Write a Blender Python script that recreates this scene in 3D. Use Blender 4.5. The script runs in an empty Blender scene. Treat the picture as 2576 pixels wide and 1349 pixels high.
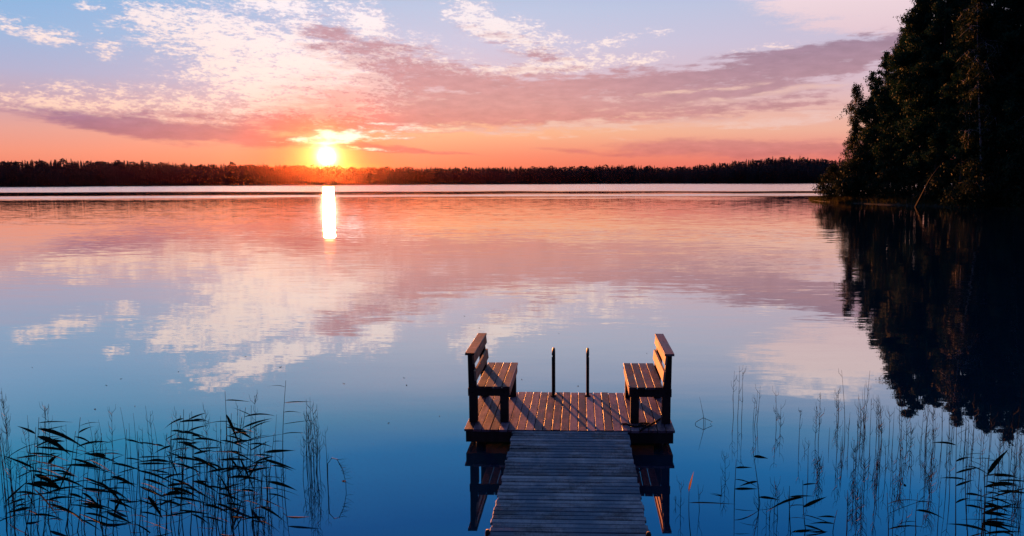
import bpy, bmesh, math, random
import numpy as np
from mathutils import Vector, Matrix

C = bpy.context.scene.collection
SC = bpy.context.scene
R = math.radians
random.seed(7)
RNG = np.random.default_rng(11)

EV = 1.5                                 # exposed for the shaded jetty
# ------------------------------------------------------------------ camera
# photograph coordinates are quoted in a 2576 x 1349 frame throughout
FPX, PITCH, YAW, ROLL, SHX = 1879.0, 0.1156, 0.0378, -0.0037, 98.9
CAMP = Vector((0.135, 0.0, 3.527))
cam = bpy.data.cameras.new('camera')
camo = bpy.data.objects.new('camera', cam); C.objects.link(camo)
cam.sensor_width = 36.0
cam.lens = FPX / 2576 * 36
cam.shift_x = -SHX / 2576
cam.clip_start = 0.1; cam.clip_end = 20000
CROT = Matrix.Rotation(YAW, 3, 'Z') @ Matrix.Rotation(math.pi/2 - PITCH, 3, 'X') @ Matrix.Rotation(ROLL, 3, 'Z')
camo.matrix_world = Matrix.Translation(CAMP) @ CROT.to_4x4()
SC.camera = camo

def ray(u, v):
    return (CROT @ Vector(((u - 1288 - SHX) / FPX, -(v - 674.5) / FPX, -1))).normalized()
def ang(u, v):                       # azimuth (from +Y towards +X) and elevation in degrees
    d = ray(u, v)
    return math.degrees(math.atan2(d.x, d.y)), math.degrees(math.asin(d.z))
def on_plane(u, v, z=0.0):           # point of a horizontal plane seen at (u, v)
    d = ray(u, v); t = (z - CAMP.z) / d.z
    return CAMP + d * t
def at_range(u, dist):               # plan position under image column u at a given distance
    d = ray(u, 456); d.z = 0; d.normalize()
    return Vector((CAMP.x + d.x * dist, CAMP.y + d.y * dist))

SC.view_settings.view_transform = 'Standard'
SC.view_settings.look = 'None'
SC.view_settings.exposure = EV
SC.view_settings.gamma = 1.0
SC.render.engine = 'CYCLES'
cy = SC.cycles
cy.max_bounces = 6; cy.diffuse_bounces = 2; cy.glossy_bounces = 4; cy.transparent_max_bounces = 6
cy.transmission_bounces = 2; cy.volume_bounces = 0
cy.sample_clamp_indirect = 6.0
cy.use_denoising = True; cy.caustics_reflective = False; cy.caustics_refractive = False

# ------------------------------------------------------------------ node helpers
def lin(c):
    return tuple(((x/255)/12.92 if x/255 <= .04045 else ((x/255+.055)/1.055)**2.4) for x in c)
class Net:
    def __init__(s, tree): s.t = tree; s.n = tree.nodes; s.l = tree.links
    def put(s, sock, v):
        if isinstance(v, V): s.l.new(v.s, sock)
        elif v is not None:
            if hasattr(sock.default_value, '__len__'):
                if not hasattr(v, '__len__'): v = (v,)*3
                if len(sock.default_value) == 4 and len(v) == 3: v = tuple(v) + (1,)
            sock.default_value = v
    def node(s, typ, **kw):
        n = s.n.new(typ)
        for k, v in kw.items(): setattr(n, k, v)
        return n
    def math(s, op, a, b=None, c=None, clamp=False):
        n = s.node('ShaderNodeMath', operation=op, use_clamp=clamp)
        for i, x in enumerate((a, b, c)):
            if x is not None: s.put(n.inputs[i], x)
        return V(s, n.outputs[0])
    def vec(s, op, a, b=None, scale=None):
        n = s.node('ShaderNodeVectorMath', operation=op)
        s.put(n.inputs[0], a)
        if b is not None: s.put(n.inputs[1], b)
        if scale is not None: s.put(n.inputs['Scale'], scale)
        return V(s, n.outputs['Value'] if op in ('LENGTH', 'DOT_PRODUCT', 'DISTANCE') else n.outputs[0])
    def xyz(s, x=0.0, y=0.0, z=0.0):
        n = s.node('ShaderNodeCombineXYZ')
        for i, q in enumerate((x, y, z)): s.put(n.inputs[i], q)
        return V(s, n.outputs[0])
    def sep(s, v):
        n = s.node('ShaderNodeSeparateXYZ'); s.put(n.inputs[0], v)
        return [V(s, o) for o in n.outputs]
    def step(s, a, b, x, lo=0.0, hi=1.0):      # smoothstep
        n = s.node('ShaderNodeMapRange', interpolation_type='SMOOTHSTEP')
        for i, q in enumerate((x, a, b, lo, hi)): s.put(n.inputs[i], q)
        return V(s, n.outputs[0])
    def noise(s, v, scale=1.0, detail=4.0, rough=.5, color=False, dist=0.0):
        n = s.node('ShaderNodeTexNoise')
        s.put(n.inputs['Vector'], v); n.inputs['Scale'].default_value = scale
        n.inputs['Detail'].default_value = detail; n.inputs['Roughness'].default_value = rough
        n.inputs['Distortion'].default_value = dist
        return V(s, n.outputs[1] if color else n.outputs[0])
    def mapping(s, v, loc=(0,0,0), rot=(0,0,0), scale=(1,1,1), typ='POINT'):
        n = s.node('ShaderNodeMapping', vector_type=typ); s.put(n.inputs[0], v)
        n.inputs['Location'].default_value = loc; n.inputs['Rotation'].default_value = rot; n.inputs['Scale'].default_value = scale
        return V(s, n.outputs[0])
    def ramp(s, x, stops, interp='LINEAR'):
        n = s.node('ShaderNodeValToRGB'); cr = n.color_ramp; cr.interpolation = interp
        while len(cr.elements) < len(stops): cr.elements.new(.5)
        for e, (p, c) in zip(cr.elements, stops): e.position = p; e.color = tuple(c) + ((1,) if len(c) == 3 else ())
        s.put(n.inputs[0], x); return V(s, n.outputs[0])
    def mix(s, f, a, b):
        n = s.node('ShaderNodeMix', data_type='RGBA', clamp_factor=True)
        s.put(n.inputs[0], f); s.put(n.inputs[6], a); s.put(n.inputs[7], b)
        return V(s, n.outputs[2])
class V:
    def __init__(s, net, sock): s.net = net; s.s = sock
    def __add__(s, o): return s.net.math('ADD', s, o)
    __radd__ = __add__
    def __sub__(s, o): return s.net.math('SUBTRACT', s, o)
    def __rsub__(s, o): return s.net.math('SUBTRACT', o, s)
    def __mul__(s, o): return s.net.math('MULTIPLY', s, o)
    __rmul__ = __mul__
    def __truediv__(s, o): return s.net.math('DIVIDE', s, o)
    def __neg__(s): return s.net.math('MULTIPLY', s, -1.0)

# ------------------------------------------------------------------ sky
SUN_AZ, SUN_EL = ang(822, 394)
world = bpy.data.worlds.new('World'); SC.world = world; world.use_nodes = True
W = Net(world.node_tree); W.n.clear()
wout = W.node('ShaderNodeOutputWorld'); bg = W.node('ShaderNodeBackground'); W.l.new(bg.outputs[0], wout.inputs[0])
try: world.cycles.sampling_method = 'MANUAL'; world.cycles.sample_map_resolution = 1024
except Exception: pass
DIR = V(W, W.node('ShaderNodeTexCoord').outputs['Generated'])
dx, dy, dz = W.sep(DIR)
AZ = W.math('ARCTAN2', dx, dy) * (180/math.pi)
EL = W.math('ARCSINE', dz) * (180/math.pi)
AE = W.xyz(AZ, EL, 0.0)
elp = W.math('MAXIMUM', EL, 0.0)

def sky_ramp(stops):                              # stops: (elevation deg, sRGB) ; position = el/45
    return W.ramp(elp / 45.0, [(e/45.0, lin(c)) for e, c in stops])
left  = sky_ramp([(0.3,(240,120,96)),(2.0,(242,150,130)),(3.4,(230,162,154)),(5.0,(204,166,180)),(7.0,(178,180,214)),(9.5,(152,186,228)),(12,(134,182,230)),(14.5,(104,172,224)),(17,(24,158,218)),(20,(0,138,216)),(25,(6,108,196)),(30,(10,116,194)),(40,(112,138,186))])
mid   = sky_ramp([(0.3,(240,104,84)),(2.0,(244,140,118)),(3.6,(246,180,146)),(5.0,(242,184,164)),(7.0,(226,192,204)),(10.,(206,202,228)),(12.5,(190,202,232)),(15.,(172,190,226)),(17.5,(108,164,214)),(20,(40,138,214)),(25,(6,108,196)),(30,(10,116,194)),(40,(112,138,186))])
right = sky_ramp([(0.3,(228,96,90)),(2.0,(238,138,126)),(3.6,(242,180,160)),(5.0,(236,186,178)),(7.0,(220,190,204)),(10.,(206,196,220)),(12.5,(194,198,226)),(15.,(168,186,224)),(18,(96,160,218)),(21,(34,134,216)),(26,(6,110,200)),(30,(10,116,194)),(40,(112,138,186))])
aL, aM, aR = ang(60,300)[0], ang(1250,300)[0], ang(2200,300)[0]
clear = W.mix(W.step(aL, aM, AZ), left, mid)
clear = W.mix(W.step(aM, aR, AZ), clear, right)
nish = W.node('ShaderNodeTexSky', sky_type='NISHITA', sun_disc=False)
nish.sun_elevation = R(SUN_EL + 1); nish.sun_rotation = R(SUN_AZ); nish.air_density = 1.2; nish.dust_density = 1.5
nsk = W.vec('SCALE', V(W, nish.outputs[0]), scale=0.12)
clear = W.mix(0.06, clear, nsk)

# warped angular coordinates give the clouds ragged outlines
wz = W.noise(W.mapping(AE, scale=(.55,1.1,1)), 1.0, 4, .55, color=True)
wv = W.vec('MULTIPLY', W.vec('SUBTRACT', wz, (.5,.5,.5)), (2.6,1.0,0))
AW = W.vec('ADD', AE, wv)
wz2 = W.noise(W.mapping(AE, loc=(7,3,0), scale=(.2,.45,1)), 1.0, 3, .5, color=True)
AS = W.vec('ADD', AE, W.vec('MULTIPLY', W.vec('SUBTRACT', wz2, (.5,.5,.5)), (3.5,1.2,0)))

DEG = 0.0305
def blob(coord, u, v, rx, ry, rot=0.0, w=1.0, hard=0.0):
    a, e = ang(u, v)
    k = math.cos(math.radians(a)) ** 2 * .35 + .65
    m = W.mapping(coord, (a, e, 0), (0, 0, -math.radians(rot)), (rx*DEG*k, ry*DEG, 1), 'TEXTURE')
    return W.step(1.0, hard, W.vec('LENGTH', m), 0.0, w)
def total(coord, items, op='ADD'):
    t = None
    for it in items:
        b = blob(coord, *it)
        t = b if t is None else W.math(op, t, b)
    return t

# bright broken cloud
B = total(AW, [(640,115,400,130,8,.85), (770,200,360,120,3,.9), (430,60,170,60,0,.5), (470,266,620,50,3,.62), (110,262,220,30,2,.6), (560,215,460,80,0,.2),
    (905,38,140,52,14,.85), (690,8,190,40,14,.8), (540,-45,230,60,8,.6), (1195,40,120,60,25,.9), (1310,92,260,64,14,.85), (1030,120,260,70,15,.55),
    (225,15,36,20,0,.75), (45,70,100,32,14,.7), (165,100,100,32,10,.6), (265,125,60,32,0,.65), (240,72,18,14,0,.6),
    (1545,107,100,26,-6,.6), (1650,82,55,24,0,.45), (1290,178,220,28,0,.55), (1430,168,240,30,-3,.65), (1600,148,150,28,-3,.6), (1900,126,190,18,-5,.4),
    (330,300,330,24,3,.4), (860,278,260,18,2,.45), (820,235,260,90,0,.45)])
cell = W.noise(W.mapping(AE, rot=(0,0,.12), scale=(1.1,3.2,1)), 1.0, 7, .66)
fine = W.noise(W.mapping(AE, loc=(3,1,0), rot=(0,0,.25), scale=(3.4,7.4,1)), 1.0, 4, .58)
puff = W.noise(W.mapping(AE, loc=(11,5,0), rot=(0,0,.2), scale=(.42,1.0,1)), 1.0, 5, .6)
nB = (cell - .5)*2.9 + (fine - .5)*1.6 + (puff - .5)*1.9
dB = W.math('MINIMUM', B, 1.0) + nB
aB = W.step(.12, .98, dB) * W.step(.03, .30, B)

# mauve shaded cloud
M = total(AS, [(900,130,220,75,28,.6), (1060,190,380,105,14,.8), (1320,228,520,90,-3,.85), (1150,272,700,70,0,.75), (1760,205,520,72,-7,1.05), (2080,160,420,66,-10,1.0),
    (1300,112,230,40,18,.5), (1960,268,420,38,-5,.55), (1500,305,420,24,-4,.3), (2230,98,330,30,-5,.45),(720,314,600,32,2,.5),(1250,285,1000,75,-3,.55),(1000,245,420,60,5,.4)])
strk = W.noise(W.mapping(AE, rot=(0,0,-.16), scale=(.16,1.25,1)), 1.0, 7, .62)
strk2 = W.noise(W.mapping(AE, loc=(5,9,0), rot=(0,0,.45), scale=(.7,2.6,1)), 1.0, 6, .64)
nS = (strk - .5)*2.2 + (strk2 - .5)*1.5
dM = W.math('MINIMUM', M, 1.0) + nS * 1.35
aM_ = W.step(.08, .86, dM) * W.step(.02, .30, M)

# low thin bands near the horizon
L1 = total(AS, [(330,318,400,38,7,1.0), (660,346,400,28,6,.9), (860,362,280,16,4,.8), (1010,380,300,11,4,.8), (1850,374,520,42,1,1.15), (1450,385,260,12,3,.45)])
aL1 = W.step(.15, .80, W.math('MINIMUM', L1, 1.0) + nS*.6) * W.step(.02, .25, L1)

# pale lit streaks
P1 = total(AS, [(1450,314,660,26,-2,.7), (1950,235,420,16,-6,.55), (1720,232,380,15,-6,.55), (2000,302,360,30,-3,.6), (1400,345,360,16,2,.45)])
aP = W.step(.15, .9, P1 + nS*1.1) * W.step(.05, .35, P1)

# colours
sa = math.radians(SUN_AZ); se = math.radians(SUN_EL)
SUND = Vector((math.sin(sa)*math.cos(se), math.cos(sa)*math.cos(se), math.sin(se)))
sdeg = W.math('ARCCOSINE', W.math('MINIMUM', W.vec('DOT_PRODUCT', DIR, tuple(SUND)), 1.0)) * (180/math.pi)
bri = W.ramp(elp / 20.0, [(0.0, lin((255,190,150))), (.2, lin((255,206,180))), (.36, lin((255,226,214))), (.6, lin((250,236,238))), (1.0, lin((250,232,238)))])
bri = W.mix(W.step(4.0, 30.0, AZ), bri, W.ramp(elp / 20.0, [(0.1, lin((246,190,166))), (.35, lin((240,204,196))), (.7, lin((236,210,218)))]))
bri = W.mix(W.step(1.0, .3, dB) * .55, bri, W.mix(W.step(1.0, 9.0, EL), lin((244,170,150)), lin((216,192,212))))
bri = W.vec('SCALE', bri, scale=1.03 + 0.12*W.step(15.0, 4.0, sdeg))
mauN = W.ramp(elp / 16.0, [(0.0, lin((226,104,84))), (.2, lin((226,138,124))), (.36, lin((220,156,150))), (.6, lin((202,152,158))), (1.0, lin((192,162,182)))])
mauR = W.ramp(elp / 16.0, [(0.05, lin((206,104,100))), (.2, lin((214,142,136))), (.38, lin((190,144,152))), (.62, lin((156,128,150))), (1.0, lin((172,150,180)))])
mauL = W.ramp(elp / 16.0, [(0.0, lin((216,120,108))), (.2, lin((180,118,130))), (.32, lin((156,122,158))), (1.0, lin((186,160,190)))])
mau = W.mix(W.step(-6.0, 14.0, AZ), W.mix(W.step(-36.0, -20.0, AZ), mauL, mauN), mauR)
tex = 0.78 + 0.46*W.noise(W.mapping(AE, loc=(2,2,0), rot=(0,0,-.1), scale=(.7,2.4,1)), 1.0, 5, .6)
mau = W.vec('SCALE', mau, scale=tex)

S1 = total(AS, [(2150,-10,340,135,10,1.1), (2330,60,200,50,10,.5)])
aS1 = W.step(.0, .75, W.math('MINIMUM', S1, 1.0) + nS*.8 + (fine - .5)*.5) * W.step(.02, .3, S1)
sky = W.mix(aB * 0.97, clear, bri)
sky = W.mix(aS1 * 0.85, sky, W.ramp(elp/16.0, [(.6, lin((232,200,208))), (.85, lin((252,226,228))), (1.0, (1.08,.92,.94))]))
sky = W.mix(aM_ * (1.0 - 0.45*aB) * 0.92, sky, mau)
sky = W.mix(aP * 0.75, sky, W.mix(W.step(0.0, 20.0, AZ), lin((250,206,184)), lin((238,198,190))))
sky = W.mix(aL1 * 0.9, sky, mau)
# sunlit gap of thin cloud over the sun
G = total(AS, [(875,342,150,36,-12,.62), (1020,330,340,26,-5,.48), (760,352,130,14,3,.5), (900,376,160,9,1,.4), (830,330,80,18,30,.3)])
aG = W.step(.10, 1.10, G + (strk - .5)*3.4 + (strk2 - .5)*3.0) * W.step(.03, .3, G)
sky = W.mix(aG, sky, W.mix(W.step(9.0, 2.5, sdeg), lin((255,206,168)), (1.5,1.5,1.35)))
# far side of the sky, away from the sunset
back = W.step(50.0, 110.0, sdeg)
sky = W.mix(back, sky, W.ramp(elp/45.0, [(0.0, lin((58,62,96))), (.3, lin((50,66,116))), (1.0, lin((20,52,110)))]))
# sun and its aureole
disc = W.step(.40, .22, sdeg) * 24.0
aur = W.math('POWER', 2.718, sdeg * -5.2) * 44.0 + W.math('POWER', 2.718, sdeg * -1.2) * 0.15 + W.math('POWER', 2.718, sdeg * -0.3) * 0.03
sky = W.vec('MULTIPLY', sky, W.mix(W.step(7.0, 1.0, sdeg), (1,1,1), (.80,.58,.62)))
glow = W.vec('ADD', W.vec('SCALE', (1.0,.74,.50), scale=aur), W.vec('SCALE', (1.0,.70,.38), scale=disc))
sky = W.vec('ADD', sky, glow)
sky = W.mix(W.step(0.0, -3.0, EL), sky, (.03,.04,.07))
W.l.new(sky.s, bg.inputs['Color']); bg.inputs['Strength'].default_value = 2.0**-EV

sun = bpy.data.lights.new('sun', 'SUN'); sun.energy = 5.0; sun.angle = R(.8); sun.color = (1.0, .29, .07)
suno = bpy.data.objects.new('sun', sun); C.objects.link(suno)
LE = R(2.35)
SL = Vector((math.sin(sa)*math.cos(LE), math.cos(sa)*math.cos(LE), math.sin(LE)))
suno.rotation_euler = SL.to_track_quat('Z', 'Y').to_euler()
suno.location = (-30, 60, 20)

# ------------------------------------------------------------------ object helpers
def tag(o, label=None, cat=None, group=None, kind=None):
    for k, v in (('label', label), ('category', cat), ('group', group), ('kind', kind)):
        if v: o[k] = v
    return o
def mesh_obj(name, verts, faces, mat, parent=None, smooth=False):
    me = bpy.data.meshes.new(name)
    me.from_pydata([tuple(map(float, p)) for p in verts] if not isinstance(verts, np.ndarray) else verts.tolist(), [], faces if not isinstance(faces, np.ndarray) else faces.tolist())
    if smooth: me.polygons.foreach_set('use_smooth', [True]*len(me.polygons))
    me.materials.append(mat); me.update()
    o = bpy.data.objects.new(name, me); C.objects.link(o)
    if parent: o.parent = parent
    return o
def empty(name, loc=(0,0,0), rz=0.0):
    o = bpy.data.objects.new(name, None); C.objects.link(o)
    o.location = loc; o.rotation_euler = (0,0,rz); o.empty_display_size = .3
    return o
def material(name):
    m = bpy.data.materials.new(name); m.use_nodes = True
    n = Net(m.node_tree); n.n.clear()
    out = n.node('ShaderNodeOutputMaterial')
    return m, n, out

# ------------------------------------------------------------------ water
wm, N, out = material('lake_water')
geo = N.node('ShaderNodeNewGeometry'); P = V(N, geo.outputs['Position'])
px, py, pz = N.sep(P)
# where the breeze roughens the lake: a few long streaks far out, calm water near the jetty
yw = py + (N.noise(N.mapping(P, scale=(.0045,.012,0)), 1.0, 3, .5) - .5)*60.0 - px*.03
yk = yw + (N.noise(N.mapping(P, scale=(.012,.02,0)), 1.0, 4, .65) - .5)*95.0
far = N.step(0, 26, yk - (252.0 - .13*px))
b2 = N.step(150, 178, yk) * N.step(218, 196, yk)
lines = N.noise(N.mapping(P, loc=(3,0,0), scale=(.0016,.021,0)), 1.0, 3, .55)
lines2 = N.noise(N.mapping(P, loc=(9,4,0), scale=(.004,.05,0)), 1.0, 3, .55)
rough = N.math('MAXIMUM', far * N.step(.26,.34,lines), b2 * N.step(.40,.52,lines2))
midr = N.step(.45,.62,N.noise(N.mapping(P, loc=(1,7,0), scale=(.012,.09,0)), 1.0, 3, .55))
calm = 0.0022 + 0.0066*N.step(9,28,py) + .0058*N.step(28,60,py)*N.step(175,110,py) + 0.0135*midr*N.step(11,26,py)
amp = calm + rough*0.050
c1 = N.noise(N.mapping(P, scale=(.55,2.2,1)), 1.0, 3, .6, color=True)
c2 = N.noise(N.mapping(P, loc=(4,2,0), scale=(1.6,9.0,1)), 1.0, 2, .6, color=True)
sl = N.vec('ADD', N.vec('SCALE', N.vec('SUBTRACT', c1, (.5,.5,.5)), scale=3.2), N.vec('SCALE', N.vec('SUBTRACT', c2, (.5,.5,.5)), scale=2.2))
sl = N.vec('ADD', N.vec('SCALE', N.vec('MULTIPLY', sl, (.42,1,0)), scale=amp), N.xyz(0.0, rough*-.055, 0.0))
nrm = N.vec('NORMALIZE', N.vec('ADD', sl, (0,0,1)))
cosv = N.math('ABSOLUTE', N.vec('DOT_PRODUCT', V(N, geo.outputs['Incoming']), (0,0,1)))
fr = 0.06 + 0.94*N.math('POWER', 1.0 - N.math('MINIMUM', cosv, 1.0), 1.65)
gl = N.node('ShaderNodeBsdfGlossy'); gl.inputs['Roughness'].default_value = .012; N.put(gl.inputs['Normal'], nrm); gl.inputs['Color'].default_value = (1.0,.965,.91,1)
df = N.node('ShaderNodeBsdfDiffuse'); df.inputs['Color'].default_value = (.001,.026,.060,1)
mx = N.node('ShaderNodeMixShader'); N.put(mx.inputs[0], fr); N.l.new(df.outputs[0], mx.inputs[1]); N.l.new(gl.outputs[0], mx.inputs[2])
N.l.new(mx.outputs[0], out.inputs[0])
lake = mesh_obj('lake_water', [(-2500,-60,0),(2500,-60,0),(2500,2000,0),(-2500,2000,0)], [(0,1,2,3)], wm)
tag(lake, 'calm blue lake mirroring the sunset clouds', 'water', kind='structure')

# ------------------------------------------------------------------ mesh builder
class MB:
    def __init__(s): s.v = []; s.f = []
    def box(s, lo, hi, taper=None):
        b = len(s.v); (x0,y0,z0),(x1,y1,z1) = lo, hi
        s.v += [(x0,y0,z0),(x1,y0,z0),(x1,y1,z0),(x0,y1,z0),(x0,y0,z1),(x1,y0,z1),(x1,y1,z1),(x0,y1,z1)]
        s.f += [tuple(b+i for i in q) for q in ((0,3,2,1),(4,5,6,7),(0,1,5,4),(1,2,6,5),(2,3,7,6),(3,0,4,7))]
    def plank(s, lo, hi, ch=.005, up='z'):       # box with eased top edges
        b = len(s.v); (x0,y0,z0),(x1,y1,z1) = lo, hi
        s.v += [(x0,y0,z0),(x1,y0,z0),(x1,y1,z0),(x0,y1,z0),(x0,y0,z1-ch),(x1,y0,z1-ch),(x1,y1,z1-ch),(x0,y1,z1-ch),
                (x0+ch,y0+ch,z1),(x1-ch,y0+ch,z1),(x1-ch,y1-ch,z1),(x0+ch,y1-ch,z1)]
        s.f += [tuple(b+i for i in q) for q in ((0,3,2,1),(0,1,5,4),(1,2,6,5),(2,3,7,6),(3,0,4,7),(4,5,9,8),(5,6,10,9),(6,7,11,10),(7,4,8,11),(8,9,10,11))]
    def prism(s, poly, y0, y1):                  # (x, z) polygon extruded along y
        b = len(s.v); n = len(poly)
        s.v += [(x,y0,z) for x,z in poly] + [(x,y1,z) for x,z in poly]
        s.f.append(tuple(b+i for i in range(n))); s.f.append(tuple(b+n+i for i in reversed(range(n))))
        for i in range(n): j = (i+1) % n; s.f.append((b+j, b+i, b+n+i, b+n+j))
    def tube(s, pts, rad, n=6):
        pts = [Vector(p) for p in pts]; b = len(s.v)
        if not hasattr(rad, '__len__'): rad = [rad]*len(pts)
        for i, p in enumerate(pts):
            t = (pts[min(i+1,len(pts)-1)] - pts[max(i-1,0)]).normalized()
            a = t.cross(Vector((0,0,1)) if abs(t.z) < .95 else Vector((0,1,0))).normalized(); c = t.cross(a)
            for k in range(n):
                q = 2*math.pi*k/n; s.v.append(tuple(p + (a*math.cos(q) + c*math.sin(q))*rad[i]))
        for i in range(len(pts)-1):
            for k in range(n):
                s.f.append((b+i*n+k, b+i*n+(k+1)%n, b+(i+1)*n+(k+1)%n, b+(i+1)*n+k))
        s.f.append(tuple(b+k for k in reversed(range(n)))); e = b+(len(pts)-1)*n; s.f.append(tuple(e+k for k in range(n)))
    def build(s, name, mat, parent=None, smooth=False): return mesh_obj(name, s.v, s.f, mat, parent, smooth)

# ------------------------------------------------------------------ foliage, bark and earth
def leaf_mat(name, c1, c2, transl=.25, sc=.35, spec=.2, rough=.6):
    m, n, out = material(name)
    g = n.node('ShaderNodeNewGeometry')
    oi = n.node('ShaderNodeObjectInfo')
    f = n.noise(V(n, g.outputs['Position']), sc, 4, .6)
    f = n.step(.35, .65, f) * .7 + V(n, oi.outputs['Random']) * .3
    col = n.mix(f, c1, c2)
    p = n.node('ShaderNodeBsdfPrincipled'); n.put(p.inputs['Base Color'], col); p.inputs['Roughness'].default_value = rough
    p.inputs['Specular IOR Level'].default_value = spec*.4
    t = n.node('ShaderNodeBsdfTranslucent'); n.put(t.inputs['Color'], col)
    x = n.node('ShaderNodeMixShader'); x.inputs[0].default_value = transl
    n.l.new(p.outputs[0], x.inputs[1]); n.l.new(t.outputs[0], x.inputs[2]); n.l.new(x.outputs[0], out.inputs[0])
    return m
def plain_mat(name, c1, c2, sc=3.0, stretch=(1,1,1), rough=.8, spec=.3):
    m, n, out = material(name)
    tc = n.node('ShaderNodeTexCoord')
    f = n.noise(n.mapping(V(n, tc.outputs['Object']), scale=stretch), sc, 5, .6)
    p = n.node('ShaderNodeBsdfPrincipled'); n.put(p.inputs['Base Color'], n.mix(n.step(.3, .7, f), c1, c2))
    p.inputs['Roughness'].default_value = rough; p.inputs['Specular IOR Level'].default_value = spec
    n.l.new(p.outputs[0], out.inputs[0]); return m
m_conifer = leaf_mat('conifer_needles', (.024,.040,.044), (.050,.066,.064), .05, .03, .1)
m_alder = leaf_mat('alder_leaves', (.014,.052,.026), (.028,.066,.032), .10, .30, .05)
m_aspen = leaf_mat('aspen_leaves', (.014,.055,.030), (.030,.068,.034), .10, .25, .05)
m_birchleaf = leaf_mat('birch_leaves', (.014,.036,.016), (.030,.046,.020), .15, .5, .05)
m_bush = leaf_mat('bush_leaves', (.018,.038,.019), (.036,.050,.024), .10, .5, .05)
m_reed = leaf_mat('reed_leaf', (.004,.013,.009), (.008,.020,.011), .03, 1.5, .05, .7)
m_reedstem = plain_mat('reed_stem', (.006,.012,.008), (.014,.020,.012), 6, rough=.7, spec=.08)
m_brown = leaf_mat('withered_leaf', (.22,.12,.05), (.32,.18,.07), .3, 4)
m_bark = plain_mat('dark_bark', (.030,.024,.020), (.070,.055,.045), 4, (1,1,.3), .9)
m_birchbark = plain_mat('birch_bark', (.10,.09,.09), (.55,.52,.50), 3, (1,1,2.2), .7)
m_deadwood = plain_mat('dead_wood', (.010,.010,.011), (.026,.024,.024), 3, (1,1,.4), .9, .1)
m_earth = plain_mat('dark_earth', (.018,.020,.012), (.045,.040,.025), .3, rough=.95)
m_grass = leaf_mat('shore_grass', (.035,.045,.015), (.10,.085,.03), .25, .6)

# ------------------------------------------------------------------ far shore
SHORE = 1000.0
prof = [(-900,31),(-300,31),(0,31.5),(200,33),(350,33.5),(450,31),(600,29.5),(760,28.5),(900,27),(1100,26),(1250,26),(1400,26.5),(1500,28),(1600,27.5),(1680,25.5),(1720,26),(1780,28.5),(1850,33),(1950,37),(2030,37),(2100,34),(2300,33),(2600,33),(3500,33)]
ub = [ang(u, 456)[0] for u,_ in prof]; ph = [h for _,h in prof]
def far_top(azdeg): return np.interp(azdeg, ub, ph)          # skyline height above the water, metres
az_ = np.arange(-88, 88.1, 1.0); rows_ = [(-3,-.6),(0,.05),(4,.8),(40,.22),(90,.40),(160,.52),(320,.50),(900,.3)]
hv, hf = [], []
for i, a in enumerate(az_):
    top = far_top(a); wob = 18*math.sin(a*.37) + 11*math.sin(a*1.13 + 1)
    for j, (dr, hh) in enumerate(rows_):
        r = SHORE + wob + dr; z = hh if j < 3 else hh*(top - 8)
        hv.append((CAMP.x + r*math.sin(R(a)), CAMP.y + r*math.cos(R(a)), z))
k = len(rows_)
for i in range(len(az_)-1):
    for j in range(k-1): hf.append((i*k+j, (i+1)*k+j, (i+1)*k+j+1, i*k+j+1))
tag(mesh_obj('hills', hv, hf, m_earth, None, True), 'low dark hills behind the far shore', 'hills', kind='structure')

def conifer_template(seed, tiers=9, pts=7, width=.15):
    r = np.random.default_rng(seed); v = []; f = []
    def quad(a,b,c,d): n = len(v); v.extend([a,b,c,d]); f.append((n,n+1,n+2,n+3))
    quad((-.012,0,0),(.012,0,0),(.006,0,.9),(-.006,0,.9)); quad((0,-.012,0),(0,.012,0),(0,.006,.9),(0,-.006,.9))
    for t in range(tiers):
        z0 = .10 + .88*(t/tiers)**.92; z1 = min(1.0, z0 + 1.35/tiers); w = width*(1 - z0)**.72 + .008
        a0 = r.random()*6.28
        for p in range(pts):
            a = a0 + 6.283*p/pts + r.normal()*.15; ww = w*(.7 + .5*r.random()); da = 2.2/pts
            tip = (ww*math.cos(a), ww*math.sin(a), z0 - .03*r.random())
            l = (.35*ww*math.cos(a-da), .35*ww*math.sin(a-da), z0+.04); q = (.35*ww*math.cos(a+da), .35*ww*math.sin(a+da), z0+.04)
            quad(tip, q, (0,0,z1), l)
    return np.array(v), np.array(f)
def round_template(seed, n=190):
    r = np.random.default_rng(seed); v = []; f = []
    for i in range(n):
        t = r.random(); z = .25 + .75*t; w = .24*math.sin(math.pi*min(1,.12+.86*t))**.7
        a = r.random()*6.28; rr = w*math.sqrt(r.random()); c = np.array((rr*math.cos(a), rr*math.sin(a), z - .02))
        d1 = r.normal(size=3); d1 /= np.linalg.norm(d1); d2 = np.cross(d1, r.normal(size=3)); d2 /= np.linalg.norm(d2); s = .022 + .034*r.random()
        b = len(v); v.extend([c-d1*s, c-d2*s*.7, c+d1*s, c+d2*s*.7]); f.append((b,b+1,b+2,b+3))
    b = len(v); v.extend([(-.012,0,0),(.012,0,0),(.005,0,.7),(-.005,0,.7)]); f.append((b,b+1,b+2,b+3))
    return np.array(v), np.array(f)
con = [conifer_template(i, 7 + i % 3, 6 + i % 3, .145 + .022*(i % 3)) for i in range(8)]
rnd = [round_template(50+i) for i in range(5)]
def forest(name, items, mat):
    vs, fs, n = [], [], 0
    for (x, y, z, h, w, kind, a) in items:
        v, f = kind; ca, sa_ = math.cos(a), math.sin(a)
        q = np.empty_like(v); q[:,0] = (v[:,0]*ca - v[:,1]*sa_)*h*w + x; q[:,1] = (v[:,0]*sa_ + v[:,1]*ca)*h*w + y; q[:,2] = v[:,2]*h + z
        vs.append(q); fs.append(f + n); n += len(v)
    return mesh_obj(name, np.concatenate(vs), np.concatenate(fs), mat)
items = []
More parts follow.
